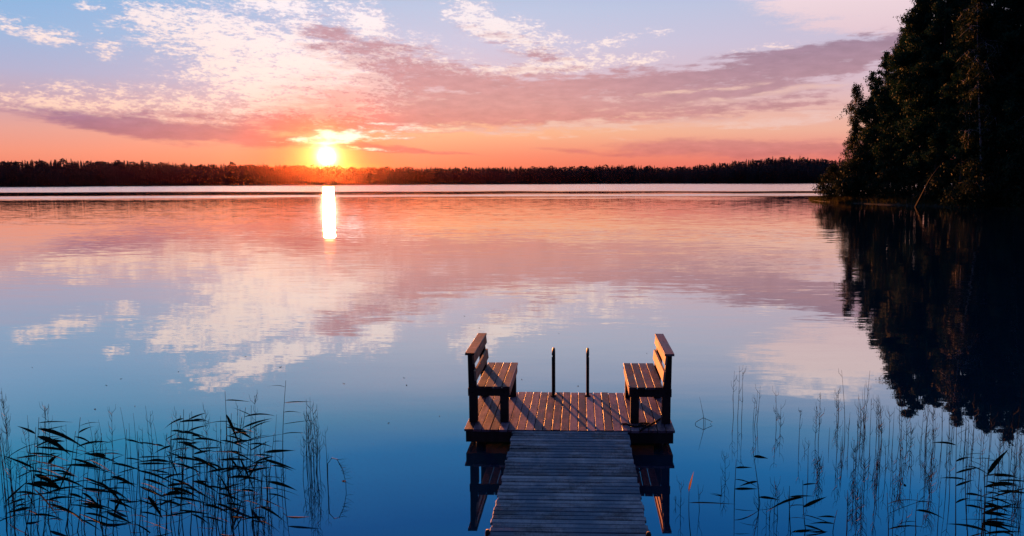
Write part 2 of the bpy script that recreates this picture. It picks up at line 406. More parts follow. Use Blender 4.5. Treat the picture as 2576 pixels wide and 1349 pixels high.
for row, (dr, gh) in enumerate([(3,.02),(9,.05),(16,.10),(26,.16),(38,.22),(52,.28),(68,.34),(86,.40),(106,.44),(128,.48),(150,.52)]):
    a = -47.0
    while a < 37:
        a += (.13 if row < 8 else .17)*(0.5 + RNG.random())
        top = far_top(a); wob = 18*math.sin(a*.37) + 11*math.sin(a*1.13 + 1)
        r = SHORE + wob + dr + RNG.normal()*2.5
        g = gh*(top - 8); full = top - g if row > 6 else 9 + .45*(top - g)
        spire = row > 6 and RNG.random() < .08
        h = full*(.92 + .14*RNG.random()) if spire else max(5, full*(.76 + .20*RNG.random() + .04*math.sin(a*5.1) + .03*math.sin(a*12.7+1))) if row > 6 else full*(.55+.35*RNG.random())
        kind = con[RNG.integers(8)] if RNG.random() < (.88 if row > 6 else .7) else rnd[RNG.integers(5)]
        items.append((CAMP.x + r*math.sin(R(a)), CAMP.y + r*math.cos(R(a)), g - .3, h, (1.3 + .5*RNG.random()) if spire else (1.5 + .9*RNG.random()) if row > 6 else .9 + .5*RNG.random(), kind, RNG.random()*6.28))
ff = forest('far_forest', items, m_conifer)
tag(ff, 'dark band of spruce forest along the far shore under the sun', 'forest', kind='stuff')

# ------------------------------------------------------------------ wooded bank
sh = [(2034,500),(2040,503.5),(2070,507),(2110,510),(2160,512),(2230,515.5),(2330,519),(2450,522.5),(2576,526.5),(2750,533),(3050,546),(3500,570),(4300,620)]
bank_rows = [(-.5,-.5),(0,.04),(1.2,.35),(4,.9),(9,1.9),(18,3.0),(40,4.5),(90,6),(220,8)]
bv, bf = [], []
for i, (u, v) in enumerate(sh):
    p = on_plane(u, v); d = Vector((p.x - CAMP.x, p.y - CAMP.y)).normalized()
    inward = (d*.8 + Vector((d.y, -d.x))*.6).normalized() if i > 1 else Vector((d.y, -d.x))
    damp = min(1.0, .12 + i*.16)
    for j, (o, z) in enumerate(bank_rows):
        bv.append((p.x + inward.x*o + .3*math.sin(i*2.1+j), p.y + inward.y*o, z*(damp if j > 1 else 1)))
k = len(bank_rows)
for i in range(len(sh)-1):
    for j in range(k-1): bf.append((i*k+j, (i+1)*k+j, (i+1)*k+j+1, i*k+j+1))
bank = tag(mesh_obj('bank_ground', bv, bf, m_earth, None, True), 'low wooded bank running out to a grassy point', 'bank', kind='structure')
bpy.context.view_layer.update()
def bank_z(x, y):
    hit, loc, nr, ix = bank.ray_cast(Vector((x, y, 60)), Vector((0,0,-1)))
    return loc.z if hit else 0.0

def leaves_at(points, size, rng, flat=0.0, droop=0.0):
    n = len(points); d1 = rng.normal(size=(n,3)); d1[:,2] = d1[:,2]*(1-flat) - droop
    d1 /= np.linalg.norm(d1, axis=1)[:,None]; d2 = np.cross(d1, rng.normal(size=(n,3))); d2 /= np.linalg.norm(d2, axis=1)[:,None]
    s = (size*(.55 + .9*rng.random(n)))[:,None]; P = points
    v = np.stack([P - d1*s, P - d2*s*.42 - d1*s*.1, P + d1*s, P + d2*s*.42 + d1*s*.15], 1).reshape(-1,3)
    f = np.arange(4*n).reshape(n,4)
    return v, f
def branch_tree(seed, H, base, rad, nl, per, leaf, droop=0.0, lean=0.0, shape='oval', trunk_r=.17):
    """wood mesh and crown mesh data of one broadleaved tree of height H"""
    r = np.random.default_rng(seed); wood = MB(); pts = []
    ph1, ph2 = r.random(2)*6.28
    def axis(t): return np.array((lean*H*t*t + .018*H*math.sin(3.1*t + ph1) - .018*H*math.sin(ph1), .015*H*math.sin(2.7*t + ph2) - .015*H*math.sin(ph2), H*t))
    ts = np.linspace(0, .97, 12)
    wood.tube([axis(t) for t in ts], [trunk_r*(1-t)**.8 + .012 for t in ts], 7)
    for i in range(nl):
        t = base + (1-base)*((i + r.random())/nl)**.9*.985
        q = (t - base)/(1 - base)
        w = {'oval': (math.sin(math.pi*min(1,(q*.86+.14)))**.75), 'cone': (1-q)**.8 + .05, 'column': (1 - q**3)*.9*(min(1,q*6+.35)), 'tuft': (1 - .55*q**5)*(.55 + .45*math.sin(q*9+1))*(min(1,q*5+.4))}[shape]
        L = rad*w*(.65 + .6*r.random()); a = r.random()*6.28; up = .55 - .35*q + .2*r.normal() if shape != 'cone' else .05 + .1*r.normal()
        o = axis(t); d = np.array((math.cos(a), math.sin(a), up)); d /= np.linalg.norm(d)
        seg = [o + d*L*s + np.array((0,0,-droop*L*s*s*.9)) + r.normal(size=3)*.05*L*s for s in (0,.3,.6,.85,1.0)]
        wood.tube(seg, [max(.012, trunk_r*.32*(1-t*.7)*(1-s*.85)) for s in (0,.3,.6,.85,1)], 4)
        nsub = max(3, int(4 + L*1.6))
        for kx in range(nsub):
            s = .25 + .75*r.random(); c = seg[0]*(1-s) + seg[-1]*s + np.array((0,0,.10*L*math.sin(math.pi*s)))
            sd = r.normal(size=3)*np.array((1,1,.6)); sd /= np.linalg.norm(sd); sl_ = .25*L*(.5+r.random()) + .3
            e = c + sd*sl_ + np.array((0,0,-droop*sl_*1.6))
            wood.tube([c, (c+e)/2 + np.array((0,0,.06*sl_)), e], [.02,.013,.006], 3)
            m = int(per*(.6+.8*r.random()))
            tt = r.random(m)[:,None]
            cl = c*(1-tt) + e*tt + r.normal(size=(m,3))*(.16 + .10*sl_)*np.array((1,1,.8))
            if droop > .3: cl[:,2] -= r.random(m)**1.5*droop*1.3
            pts.append(cl)
    P_ = np.concatenate(pts)
    v, f = leaves_at(P_, leaf, r, 0, droop*1.2)
    return (np.array(wood.v), wood.f), (v, f)
def mesh_data(name, v, f, mat):
    me = bpy.data.meshes.new(name); me.from_pydata(np.asarray(v).tolist(), [], [tuple(q) for q in f]); me.materials.append(mat); me.update(); return me
def tree_kind(name, mb, ml, *a, **k):
    (wv_, wf), (lv, lf) = branch_tree(*a, **k)
    w = mesh_data(name + '_trunk', wv_, wf, mb); l = mesh_data(name + '_crown', lv, lf, ml)
    w.polygons.foreach_set('use_smooth', [True]*len(w.polygons)); return w, l
KIND = {
 'aspen0': tree_kind('aspen', m_bark, m_aspen, 1, 28, .16, 3.7, 66, 62, .16, .05, 0, 'oval', .24),
 'aspen1': tree_kind('aspen', m_bark, m_aspen, 2, 28, .20, 3.4, 50, 50, .16, .05, .02, 'oval', .22),
 'aspen2': tree_kind('aspen', m_bark, m_aspen, 3, 28, .12, 4.0, 66, 62, .16, .10, 0, 'oval', .25),
 'alder0': tree_kind('alder', m_bark, m_alder, 4, 20, .10, 3.3, 40, 40, .15, .10, -.01, 'oval', .18),
 'alder1': tree_kind('alder', m_bark, m_alder, 5, 20, .08, 3.0, 40, 40, .15, .05, .02, 'column', .18),
 'birch0': tree_kind('birch', m_birchbark, m_birchleaf, 6, 19, .36, 2.3, 46, 30, .14, .75, -.04, 'tuft', .13),
 'birch1': tree_kind('birch', m_birchbark, m_birchleaf, 8, 24, .30, 2.9, 50, 34, .15, .6, -.06, 'oval', .13),
 'bush0': tree_kind('bush', m_bark, m_bush, 9, 4.5, .02, 2.1, 26, 34, .12, .15, 0, 'oval', .06),
 'bush1': tree_kind('bush', m_bark, m_bush, 10, 4.5, .02, 2.5, 30, 34, .12, .35, .05, 'oval', .06),
}
HGT = {'aspen': 28, 'alder': 20, 'birch0': 19, 'birch1': 24, 'bush': 4.5}
SHU = [q[0] for q in sh]; SHV = [q[1] for q in sh]
def shore_d(u):
    p = on_plane(u, np.interp(u, SHU, SHV)); return Vector((p.x-CAMP.x, p.y-CAMP.y)).length
def plant(name, kind, u, dist, H, label, cat, group, rz=None, wide=1.0):
    p = at_range(u, shore_d(u) + max(.6, dist - 6627/(np.interp(u, SHU, SHV) - 456))); z = bank_z(p.x, p.y)
    root = empty(name, (p.x, p.y, z - .15), random.random()*6.28 if rz is None else rz)
    h0 = next(v for k_, v in HGT.items() if kind.startswith(k_)); s = max(H*.45, H + .15 - max(0, z))/h0
    root.scale = (s*wide, s*wide, s); tag(root, label, cat, group)
    for nm, me in zip(('trunk', 'crown'), KIND[kind]):
        o = bpy.data.objects.new(nm, me); C.objects.link(o); o.parent = root
    return root
G1 = 'trees of the dark wood on the bank'
def top_h(v, d): return 3.527 + (456 - v)/FPX*d/0.995
wood_trees = [
 # name, kind, u, distance, skyline row (or height), label
 ('birch_tree','birch0',2150,127,top_h(226,127),'slender birch with drooping see-through crown at the tip of the wood, pale trunk showing'),
 ('alder_tree','alder0',2192,124,top_h(196,124),'alder with dark crown just behind the slender birch at the end of the wood'),
 ('alder_tree','alder1',2222,120,top_h(150,120),'dark alder filling the lower step of the wood\'s slanting outline'),
 ('aspen_tree','aspen0',2256,118,top_h(88,118),'aspen whose crown makes the middle step of the wood\'s slanting outline'),
 ('aspen_tree','aspen1',2290,114,top_h(20,114),'aspen with loose twiggy top near the upper edge, sky showing through'),
 ('aspen_tree','aspen2',2322,112,top_h(-15,112),'tall aspen with a pointed crown cut by the top edge beside the loose one'),
]
for nm, kd, u, d, H, lb in wood_trees: plant(nm, kd, u, d, H, lb, 'tree', G1, rz=0 if kd == 'birch0' else None)
row2 = [('alder0',2232,125,20),('alder1',2262,121,22),('aspen0',2310,116,26),('alder0',2345,114,24),('alder0',2150,132,13),('alder1',2170,129,16.5),('alder0',2185,126,17),('alder1',2210,123,18),('alder0',2235,119,17),('alder1',2275,116,19),('alder0',2320,112,21),('alder1',2365,108,19),('alder0',2400,106,22),('alder0',2440,104,20),('alder1',2470,104,22),('alder0',2505,101,22),('alder1',2530,101,20),('alder0',2570,98,23),('alder1',2605,97,22),('alder0',2640,96,22),('aspen0',2335,120,34),('aspen1',2370,118,35),('aspen0',2430,112,36),('aspen2',2500,110,36),('aspen0',2560,106,36),('alder1',2205,131,19),('aspen0',2246,127,24),('aspen1',2300,122,29),('aspen2',2350,108,31),('aspen0',2385,112,33),('aspen1',2415,103,31),('aspen2',2450,109,33),('aspen0',2480,101,31),('aspen1',2515,106,33),('aspen2',2545,98,32),('aspen0',2585,103,33),('aspen1',2610,96,31),('aspen2',2650,100,33),('aspen0',2690,95,31),('aspen1',2740,98,33),('aspen2',2800,93,32),('aspen0',2870,92,31),('aspen1',2960,90,32)]
for kd, u, d, H in row2:
    if H > 26: H *= .90
    plant('aspen_tree' if kd.startswith('aspen') else 'alder_tree', kd, u, d, H, 'tall dark leafy tree deep in the shaded wood, its crown merged with its neighbours', 'tree', 'merged trees deep in the dark wood')
plant('birch_tree','birch1',2474,99,27,'birch with thin pale curving trunk standing out against the dark wood','tree',G1, rz=.3)
plant('birch_tree','birch1',2195,122,13,'short birch with a pale straight trunk low beside the slender birch','tree',G1, rz=3.9, wide=.8)
plant('birch_tree','birch1',2556,97,22,'birch with yellowing leaves at the right edge of the photo','tree',G1, rz=2.6)
for i, (kd,u,d,H,lb) in enumerate([
  ('bush1',2100,129,6.0,'rounded grey green bush at the point left of the slender birch'),
  ('bush0',2128,124,4.0,'low bush at the water under the slender birch'),
  ('bush1',2160,124,8.0,'broad dark bush closing the gap at the foot of the slender birch'),
  ('bush0',2195,121,6.0,'low dark bush at the waterline below the alders'),
  ('bush1',2240,116,6.5,'brownish willow bush hanging over the water below the middle step of the wood'),
  ('bush0',2290,112,4.8,'low leafy bush on the waterline left of the leaning bare trunk'),
  ('bush1',2345,108,4.2,'reddish bush at the waterline under the leaning bare trunk'),
  ('bush1',2410,105,8.0,'tall brown green willow bush right of the leaning bare trunk'),
  ('bush1',2476,97,7.5,'tall dark willow bush hiding the foot of the curving pale trunk'),
  ('bush0',2520,98,4.5,'low yellow green bush spilling onto the water near the right edge'),
  ('bush1',2570,96,7.0,'tall brownish bush at the waterline by the right edge of the photo')]):
    plant('willow_bush', kd, u, d, H, lb, 'bush', 'bushes along the bank')
a_ = at_range(2305,110); b_ = at_range(2372,104)
lt = MB(); lt.tube([(a_.x,a_.y,bank_z(a_.x,a_.y)-.2),((a_.x+b_.x)/2,(a_.y+b_.y)/2,3.4),(b_.x,b_.y,6.0)],[.13,.10,.05],7)
tag(lt.build('leaning_trunk', m_deadwood, None, True), 'bare greyish trunk leaning out over the water from the dark wood', 'tree trunk')
# grass on the point and along the waterline
gp = []
for i in range(2600):
    if i < 1100: u = 2036 + 110*RNG.random()**.9; d = 0
    else: u = 2100 + 520*RNG.random(); d = 0
    vline = np.interp(u, [q[0] for q in sh], [q[1] for q in sh]); p = on_plane(u, vline); dd = Vector((p.x-CAMP.x, p.y-CAMP.y)).length + RNG.random()*3.0
    p = at_range(u, dd); gp.append((p.x, p.y, bank_z(p.x, p.y), .25 + .75*RNG.random()*(1 if i > 1100 else .7 + .5*(u-2036)/110)))
gv, gf = [], []
for (x, y, z, h) in gp:
    lx, ly = RNG.normal()*.3*h, RNG.normal()*.3*h; b = len(gv); w = .03
    gv += [(x-w,y,z-.1),(x+w,y,z-.1),(x+lx*.5+w*.7,y+ly*.5,z+h*.6),(x+lx*.5-w*.7,y+ly*.5,z+h*.6),(x+lx,y+ly,z+h)]
    gf += [(b,b+1,b+2,b+3),(b+3,b+2,b+4)]
tag(mesh_obj('shore_grass', gv, gf, m_grass), 'rough grass along the waterline of the wooded point', 'grass', kind='stuff')
# the near shore behind the viewpoint
nv, nf = [], []
for i in range(21):
    x = -200 + 20*i
    for j, (y, z) in enumerate([(3.2,-.4),(2.2,.05),(0,.9),(-4,1.8),(-14,2.6),(-60,4),(-200,5)]): nv.append((x, y + 1.2*math.sin(i*1.7) - .012*abs(x)**1.25 if j < 3 else y - .012*abs(x)**1.25, z))
for i in range(20):
    for j in range(6): nf.append((i*7+j, i*7+j+1, (i+1)*7+j+1, (i+1)*7+j))
tag(mesh_obj('shore_ground', nv, nf, m_earth, None, True), 'near shore where the jetty begins', 'shore', kind='structure')

# ------------------------------------------------------------------ jetty
DZ = 0.256
def wood_mat(name, axis, pitch, dark, mid_, light, rough=.5, stain=None, spec=.2):
    m, n, out = material(name)
    tc = n.node('ShaderNodeTexCoord'); P = V(n, tc.outputs['Object'])
    x, y, z = n.sep(P); across = x if axis == 'y' else y
    cell_ = n.math('FLOOR', across / pitch)
    wn = n.node('ShaderNodeTexWhiteNoise', noise_dimensions='1D'); n.put(wn.inputs['W'], cell_); rv = V(n, wn.outputs['Value'])
    off = n.xyz(rv*17.0, rv*31.0, rv*9.0)
    sc = (34, 2.2, 34) if axis == 'y' else (2.2, 34, 34)
    P2 = n.vec('ADD', P, off)
    grain = n.noise(n.mapping(P2, scale=sc), 1.0, 6, .65, dist=.6)
    blot = n.noise(n.mapping(P2, scale=(5,3,5) if axis == 'y' else (3,5,5)), 1.0, 4, .6)
    cross = n.noise(n.mapping(P2, scale=(9,26,9) if axis == 'y' else (26,9,9)), 1.0, 3, .6, dist=1.2)
    f = (grain-.5)*1.3 + (blot-.5)*2.1 + (cross-.5)*.9 + (rv-.5)*.85 + .5
    col = n.ramp(f, [(0.05, dark), (.5, mid_), (.95, light)])
    if stain:
        sf = n.noise(n.mapping(P, loc=(3,1,0), scale=(2.2,1.6,1)), 1.0, 4, .55)
        col = n.mix(n.step(.46,.62,sf)*.75, col, stain)
    p = n.node('ShaderNodeBsdfPrincipled'); n.put(p.inputs['Base Color'], col)
    n.put(p.inputs['Roughness'], n.step(.3,.7,blot, rough-.08, rough+.16)); p.inputs['Specular IOR Level'].default_value = spec
    b = n.node('ShaderNodeBump'); b.inputs['Strength'].default_value = .5; b.inputs['Distance'].default_value = .004
    n.put(b.inputs['Height'], grain*.6 + cross*.5); n.l.new(b.outputs[0], p.inputs['Normal'])
    n.l.new(p.outputs[0], out.inputs[0]); return m
m_deck = wood_mat('deck_boards', 'y', 2.8/24, (.075,.040,.042), (.225,.122,.136), (.38,.23,.245))
m_walk = wood_mat('walkway_boards', 'x', .0845, (.075,.073,.078), (.26,.25,.255), (.42,.40,.395), .6, (.09,.15,.20))
m_bench = wood_mat('bench_boards', 'y', .1158, (.045,.026,.026), (.145,.085,.088), (.26,.16,.16))
m_post = plain_mat('dark_timber', (.012,.010,.009), (.045,.032,.028), 9, (1,1,.25), .7)  # near-black timber for beams, pilings, bench legs, aprons and back posts
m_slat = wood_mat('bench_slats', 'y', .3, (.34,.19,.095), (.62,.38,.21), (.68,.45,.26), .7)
m_steel = plain_mat('dark_steel', (.012,.012,.014), (.014,.014,.018), 5, rough=.6, spec=.12)
m_rope = plain_mat('black_rope', (.006,.006,.007), (.018,.016,.015), 40, rough=.9)

PY0, PL = 9.567, 1.786; PY1 = PY0 + PL
plat = tag(empty('swim_platform', (0, PY0 + PL/2, 0)), 'reddish wooden platform at the end of the walkway carrying two benches', 'platform')
def loc_build(mb, name, mat, root, smooth=False):       # built in world coordinates, stored relative to the thing's base
    o = root.location; mb.v = [(x-o.x, y-o.y, z-o.z) for x,y,z in mb.v]
    return mb.build(name, mat, root, smooth)
mb = MB(); pit = 2.8/24
for i in range(24):
    x = -1.4 + pit*i; j = random.uniform
    mb.plank((x+.005+j(0,.001), PY0 + j(-.012,.012), DZ-.03), (x+pit-.005-j(0,.001), PY1 + j(-.016,.012), DZ + j(-.001,.001)), .0012)
loc_build(mb, 'decking', m_deck, plat)
def beam(name, lo, hi, root=plat, mat=None):
    m_ = MB(); m_.box(lo, hi); return loc_build(m_, name, mat or m_post, root)
beam('fascia', (-1.375, PY0+.012, DZ-.175), (1.375, PY0+.05, DZ-.032))
beam('fascia', (-1.375, PY1-.05, DZ-.175), (1.375, PY1-.012, DZ-.032))
beam('side_beam', (-1.375, PY0+.052, DZ-.175), (-1.335, PY1-.052, DZ-.032))
beam('side_beam', (1.335, PY0+.052, DZ-.175), (1.375, PY1-.052, DZ-.032))
beam('joist', (-1.333, PY0+.55, DZ-.15), (1.333, PY0+1.02, DZ-.032))
beam('joist', (-1.333, PY0+.08, DZ-.15), (1.333, PY0+.46, DZ-.032))
beam('joist', (-1.333, PY0+1.12, DZ-.15), (1.333, PY0+1.66, DZ-.032))
for sx in (-1, 1):
    for yy in (PY0+.2, PY1-.2):
        t = MB(); t.tube([(sx*1.2,yy,-1.2),(sx*1.2,yy,DZ-.034)], .065, 12); loc_build(t, 'piling', m_post, plat, True)

# walkway of narrow cross boards running back to the shore
wl = [on_plane(u, v, .245) for u, v in ((1290,1086),(1580,1087))] + [on_plane(u, v, .11) for u, v in ((1229,1348),(1632,1348))]
print('walkway', [tuple(round(q,3) for q in p) for p in wl])
WX0, WX1 = (wl[0].x+wl[2].x)/2, (wl[1].x+wl[3].x)/2
walk = tag(empty('walkway', ((WX0+WX1)/2, 5, 0)), 'grey weathered walkway of narrow cross boards leading out to the platform', 'walkway')
mb = MB(); y = PY0 - .008; k = 0
while y > 1.2:
    j = random.uniform; t = (PY0 - y)/(wl[0].y - wl[2].y)
    xa = wl[0].x + (wl[2].x - wl[0].x)*t; xb = wl[1].x + (wl[3].x - wl[1].x)*t
    b0 = len(mb.v); mb.plank((xa + j(-.012,.012), y - .0845 + j(.004,.010), .215), (xb + j(-.012,.012), y - j(0,.003), .245 + j(-.003,.003)), .006)
    sk = j(-.0022,.0022); wp = j(-.003,.003); mb.v[b0:] = [(p, q + sk*p, r + wp*p) for p, q, r in mb.v[b0:]]
    y -= .0845
def wz(y): return -min(.15, max(0, PY0 - y)*.046)
mb.v = [(x, y, z + wz(y)) for x, y, z in mb.v]
loc_build(mb, 'decking', m_walk, walk)
for xx in (WX0+.12, 0.5*(WX0+WX1), WX1-.12): beam('stringer', (xx-.035, 1.3, -.02), (xx+.035, PY0-.02, .062), walk)
for yy in (7.4, 4.4, 2.2):
    for xx in (WX0+.24, WX1-.24):
        t = MB(); t.tube([(xx,yy,-1.2),(xx,yy,.062)], .055, 10); loc_build(t, 'piling', m_post, walk, True)
yb = on_plane(1229,1338,.14).y
for xx in (WX0-.012, WX1+.012):
    t = MB(); t.tube([(xx,yb,-.6),(xx,yb,.135),(xx,yb,.16)], [.026,.026,.018], 10); loc_build(t, 'side_stake', m_post, walk, True)

def bench(s, label):
    y0, y1 = 9.835, 11.19; z = DZ
    xi, xo = .801, 1.264
    root = tag(empty('wooden_bench', (s*1.05, (y0+y1)/2, DZ)), label, 'bench', 'facing benches on the platform')
    def bx(m_, lo, hi, plank=False):
        (a0,b0,c0),(a1,b1,c1) = lo, hi
        A, B_ = (a0, a1) if s > 0 else (-a1, -a0)
        m_.plank((A,b0,c0), (B_,b1,c1), .0015) if plank else m_.box((A,b0,c0), (B_,b1,c1))
    def part(name, boxes, mat, plank=False, parent=root):
        m_ = MB()
        for lo, hi in boxes: bx(m_, lo, hi, plank)
        return loc_build(m_, name, mat, parent)
    p_ = (xo-xi)/4
    part('seat', [((xi+p_*i+.005, y0+random.uniform(-.004,.004), z+.481), (xi+p_*(i+1)-.005, y1+random.uniform(-.004,.004), z+.511)) for i in range(4)], m_bench, True)
    part('apron', [((xi+.012, y0+.02, z+.372), (xo+.115, y0+.056, z+.479))], m_post)
    part('apron', [((xi+.012, y1-.056, z+.372), (xo+.115, y1-.02, z+.479))], m_post)
    part('front_rail', [((xi+.010, y0+.058, z+.372), (xi+.042, y1-.058, z+.479))], m_slat)
    for ya in (y0+.022, y1-.122):
        part('leg', [((xi+.030, ya, z+.002), (xi+.142, ya+.098, z+.370))], m_post)
        part('leg', [((xo-.008, ya, z+.002), (xo+.104, ya+.098, z+.370))], m_post)
    back = root
    for ya in (y0+.058, y1-.158):
        m_ = MB(); poly = [(xo+.005,z+.372),(xo+.112,z+.372),(xo+.118,z+.960),(xo+.048,z+.960),(xo+.008,z+.53)]
        if s < 0: poly = [(-x,q) for x,q in reversed(poly)]
        m_.prism(poly, ya, ya+.09); loc_build(m_, 'back_post', m_post, root)
    def slat(name, x_lo, x_hi, zl, zh, ya, yb, th=.026):
        m_ = MB(); poly = [(x_lo-th,zl),(x_lo,zl),(x_hi,zh),(x_hi-th,zh)]
        if s < 0: poly = [(-x,q) for x,q in reversed(poly)]
        m_.prism(poly, ya, yb); return loc_build(m_, name, m_slat, root)
    slat('backrest_slat', xo+.012, xo+.026, z+.595, z+.735, y0-.03, y1-.04)
    slat('backrest_slat', xo+.033, xo+.045, z+.835, z+.958, y0-.06, y1-.06)
    for xq in (xi+.085, xo+.048):
        m_ = MB(); m_.tube([(s*xq, y0+.021, z+.425), (s*xq, y0+.011, z+.425)], .011, 8); loc_build(m_, 'bolt', m_steel, root)
    m_ = MB(); bx(m_, (1.268, 9.746, z+.962), (1.394, 11.075, z+.993), True); loc_build(m_, 'cap_board', m_bench, root)
    return root
bench(-1, 'wooden bench left of the ladder with its backrest in shade')
bench(1, 'wooden bench right of the ladder with orange sunlit backrest slats')

# swimming ladder
lb, rb = on_plane(1391.7, 996, DZ), on_plane(1478.5, 997, DZ)
lad = tag(empty('swim_ladder', ((lb.x+rb.x)/2, lb.y, DZ)), 'dark metal swimming ladder with two upright handrails at the platform\'s far edge', 'ladder')
for p in (lb, rb):
    t = MB(); hp = [(p.x,p.y,DZ-.02)]
    hp += [(p.x, p.y + .004*k, DZ + .60*k/4) for k in range(1,5)]
    for k in range(1,9):
        a = math.pi*k/8; hp.append((p.x, p.y + .016 + .17*(1-math.cos(a)), DZ + .60 + .085*math.sin(a)))
    hp += [(p.x, p.y+.356, -.1), (p.x, p.y+.356, -.9)]
    t.tube(hp, .022, 10); h_ = loc_build(t, 'handrail', m_steel, lad, True)
    t = MB(); t.tube([(p.x,p.y,DZ-.001),(p.x,p.y,DZ+.012)], .045, 12); o = loc_build(t, 'foot_plate', m_steel, lad)
for zz in (.05, -.2, -.45):
    t = MB(); t.tube([(lb.x,lb.y+.356,zz),(rb.x,lb.y+.356,zz)], .018, 8); loc_build(t, 'rung', m_steel, lad, True)

# mooring rope left round the bench legs
def deck_pt(x, y):                                 # point of the deck under a pixel of the right-hand close-up
    return on_plane((2420 + x/2.697)*.62891, (1300 + y/2.697)*.62891, DZ + .014)
rp = [deck_pt(*q) for q in ((185,1072),(230,1068),(262,1078),(330,1096),(400,1084),(470,1078),(492,1070),(470,1062),(400,1060),(378,1072),(430,1100),(395,1130),(380,1142),(420,1112),(500,1070),(560,1035),(618,1000))]
def smooth(pts, n=4):
    out = []; P4 = [pts[0]] + list(pts) + [pts[-1]]
    for i in range(1, len(P4)-2):
        for k in range(n):
            t = k/n; a, b, c, d = P4[i-1:i+3]
            out.append(.5*((2*b) + (c-a)*t + (2*a-5*b+4*c-d)*t*t + (3*b-a-3*c+d)*t**3))
    return out + [pts[-1]]
t = MB(); t.tube(smooth(rp), .013, 7); ro = t.build('mooring_rope', m_rope, None, True)
tag(ro, 'black mooring rope lying around the near leg of the right bench', 'rope')

# ------------------------------------------------------------------ reeds and rushes standing in the shallows
def blade(mb, o, d, L, w, droop, rng):
    d = Vector(d).normalized(); side = d.cross(Vector((0,0,1))).normalized(); upv = side.cross(d)
    side = (side*math.cos(rng[0]) + upv*math.sin(rng[0])); fold = side.cross(d)*.25
    ts = (0,.12,.3,.5,.7,.87,1.0); ws = (.22,.75,1.0,.86,.56,.26,.02)
    b = len(mb.v)
    for t, q in zip(ts, ws):
        c = Vector(o) + d*(L*t) + Vector((0,0,-droop*L*t*t)); h = w*q*.5
        mb.v += [tuple(c - side*h + fold*h), tuple(c), tuple(c + side*h + fold*h)]
    for i in range(6):
        r0, r1 = b+i*3, b+i*3+3
        mb.f += [(r0,r0+1,r1+1,r1), (r0+1,r0+2,r1+2,r1+1)]
def stem_line(base, top, bend, n=7, hook=0.0):
    base = Vector(base); top = Vector(top); pts = []
    for i in range(n):
        t = i/(n-1); p = base.lerp(top, t); s = math.sin(math.pi*t)
        p.x += bend[0]*s + hook*max(0,t-.75)**2*6; p.y += bend[1]*s; pts.append(p)
    return pts
U = random.uniform
def reed(u, v, top_u, top_v, n, label, group, leaf_from=.35, leaf=.36, width=.026, dirx=1.0, withered=False, hook=0.0, spread=.35):
    b = on_plane(u, v); d = ray(top_u, top_v); t = (b.y - CAMP.y + U(-.15,.15))/d.y; top = CAMP + d*t
    base = Vector((b.x, b.y, -.25)); root = tag(empty('reed', (b.x, b.y, 0)), label, 'reed', group)
    ln = stem_line(base, top, (U(-.03,.03), U(-.02,.02)), 8, hook)
    rel = [p - Vector((b.x,b.y,0)) for p in ln]
    s_ = MB(); s_.tube(rel, [.0062 - .0040*i/7 for i in range(8)], 5); s_.build('stem', m_reedstem, root, True)
    if n:
        l_ = MB(); tilt = U(-.22,.42)
        for i in range(n):
            q = leaf_from + (1-leaf_from)*(i+U(0,.5))/n; k_ = min(6.999, q*7); i0 = int(k_); p = rel[i0].lerp(rel[i0+1], k_-i0)
            sgn = dirx if random.random() < .86 else -dirx
            dd = (sgn*U(.85,1.0), U(-spread,spread)*.7, tilt + U(-.15,.17) + .16*(q-.5))
            if random.random() < .09: dd = (sgn*.35, U(-.2,.2), U(-1.0,.9))
            blade(l_, p, dd, leaf*U(.55,1.15)*(.7 if q > .93 else 1), width*U(1.0,1.75), U(.0,.38), (U(-.7,.7),))
        l_.build('leaves', m_brown if withered else m_reed, root)
    return root
def rush(u, v, height, label, group, twigs=0, lean=0.0, hook=0.0, strands=1, r0=.0046):
    b = on_plane(u, v); root = empty('rush_stem', (b.x, b.y, 0)); tag(root, label, 'rush', group)
    for k in range(strands):
        s_ = MB(); t_ = MB()
        h = height*(1 if k == 0 else U(.45,.95)); ox, oy = (0,0) if k == 0 else (U(-.05,.05), U(-.05,.05)); le = lean + (U(-.07,.07) if k else 0)
        ln = stem_line((ox,oy,-.25), (ox+le*h+U(-.02,.02), oy+U(-.1,.1)*h, h), (U(-.03,.03)*h, 0), 8, hook if k == 0 else 0)
        s_.tube(ln, [r0 - (r0-.0014)*i/7 for i in range(8)], 5)
        for i in range(twigs):
            q = U(.45,.98); k_ = min(6.999, q*7); p = ln[int(k_)].lerp(ln[int(k_)+1], k_-int(k_)); a = U(0,6.28); L = U(.06,.15)
            e = p + Vector((math.cos(a)*L*.45, math.sin(a)*L*.45, L))
            t_.tube([p, p.lerp(e,.5)+Vector((math.cos(a)*.02,math.sin(a)*.02,-.005)), e], [.0024,.002,.0011], 3)
            if twigs < 7: t_.build('twig', m_reedstem, root); t_ = MB()
        s_.build('stem', m_reedstem, root, True)
        if twigs > 6: t_.build('twigs', m_reedstem, root)
    return root

LEFTL = 'leafy reed in the crowded left bed with long leaves blown to the right'
LG = 'leafy reeds of the left bed'
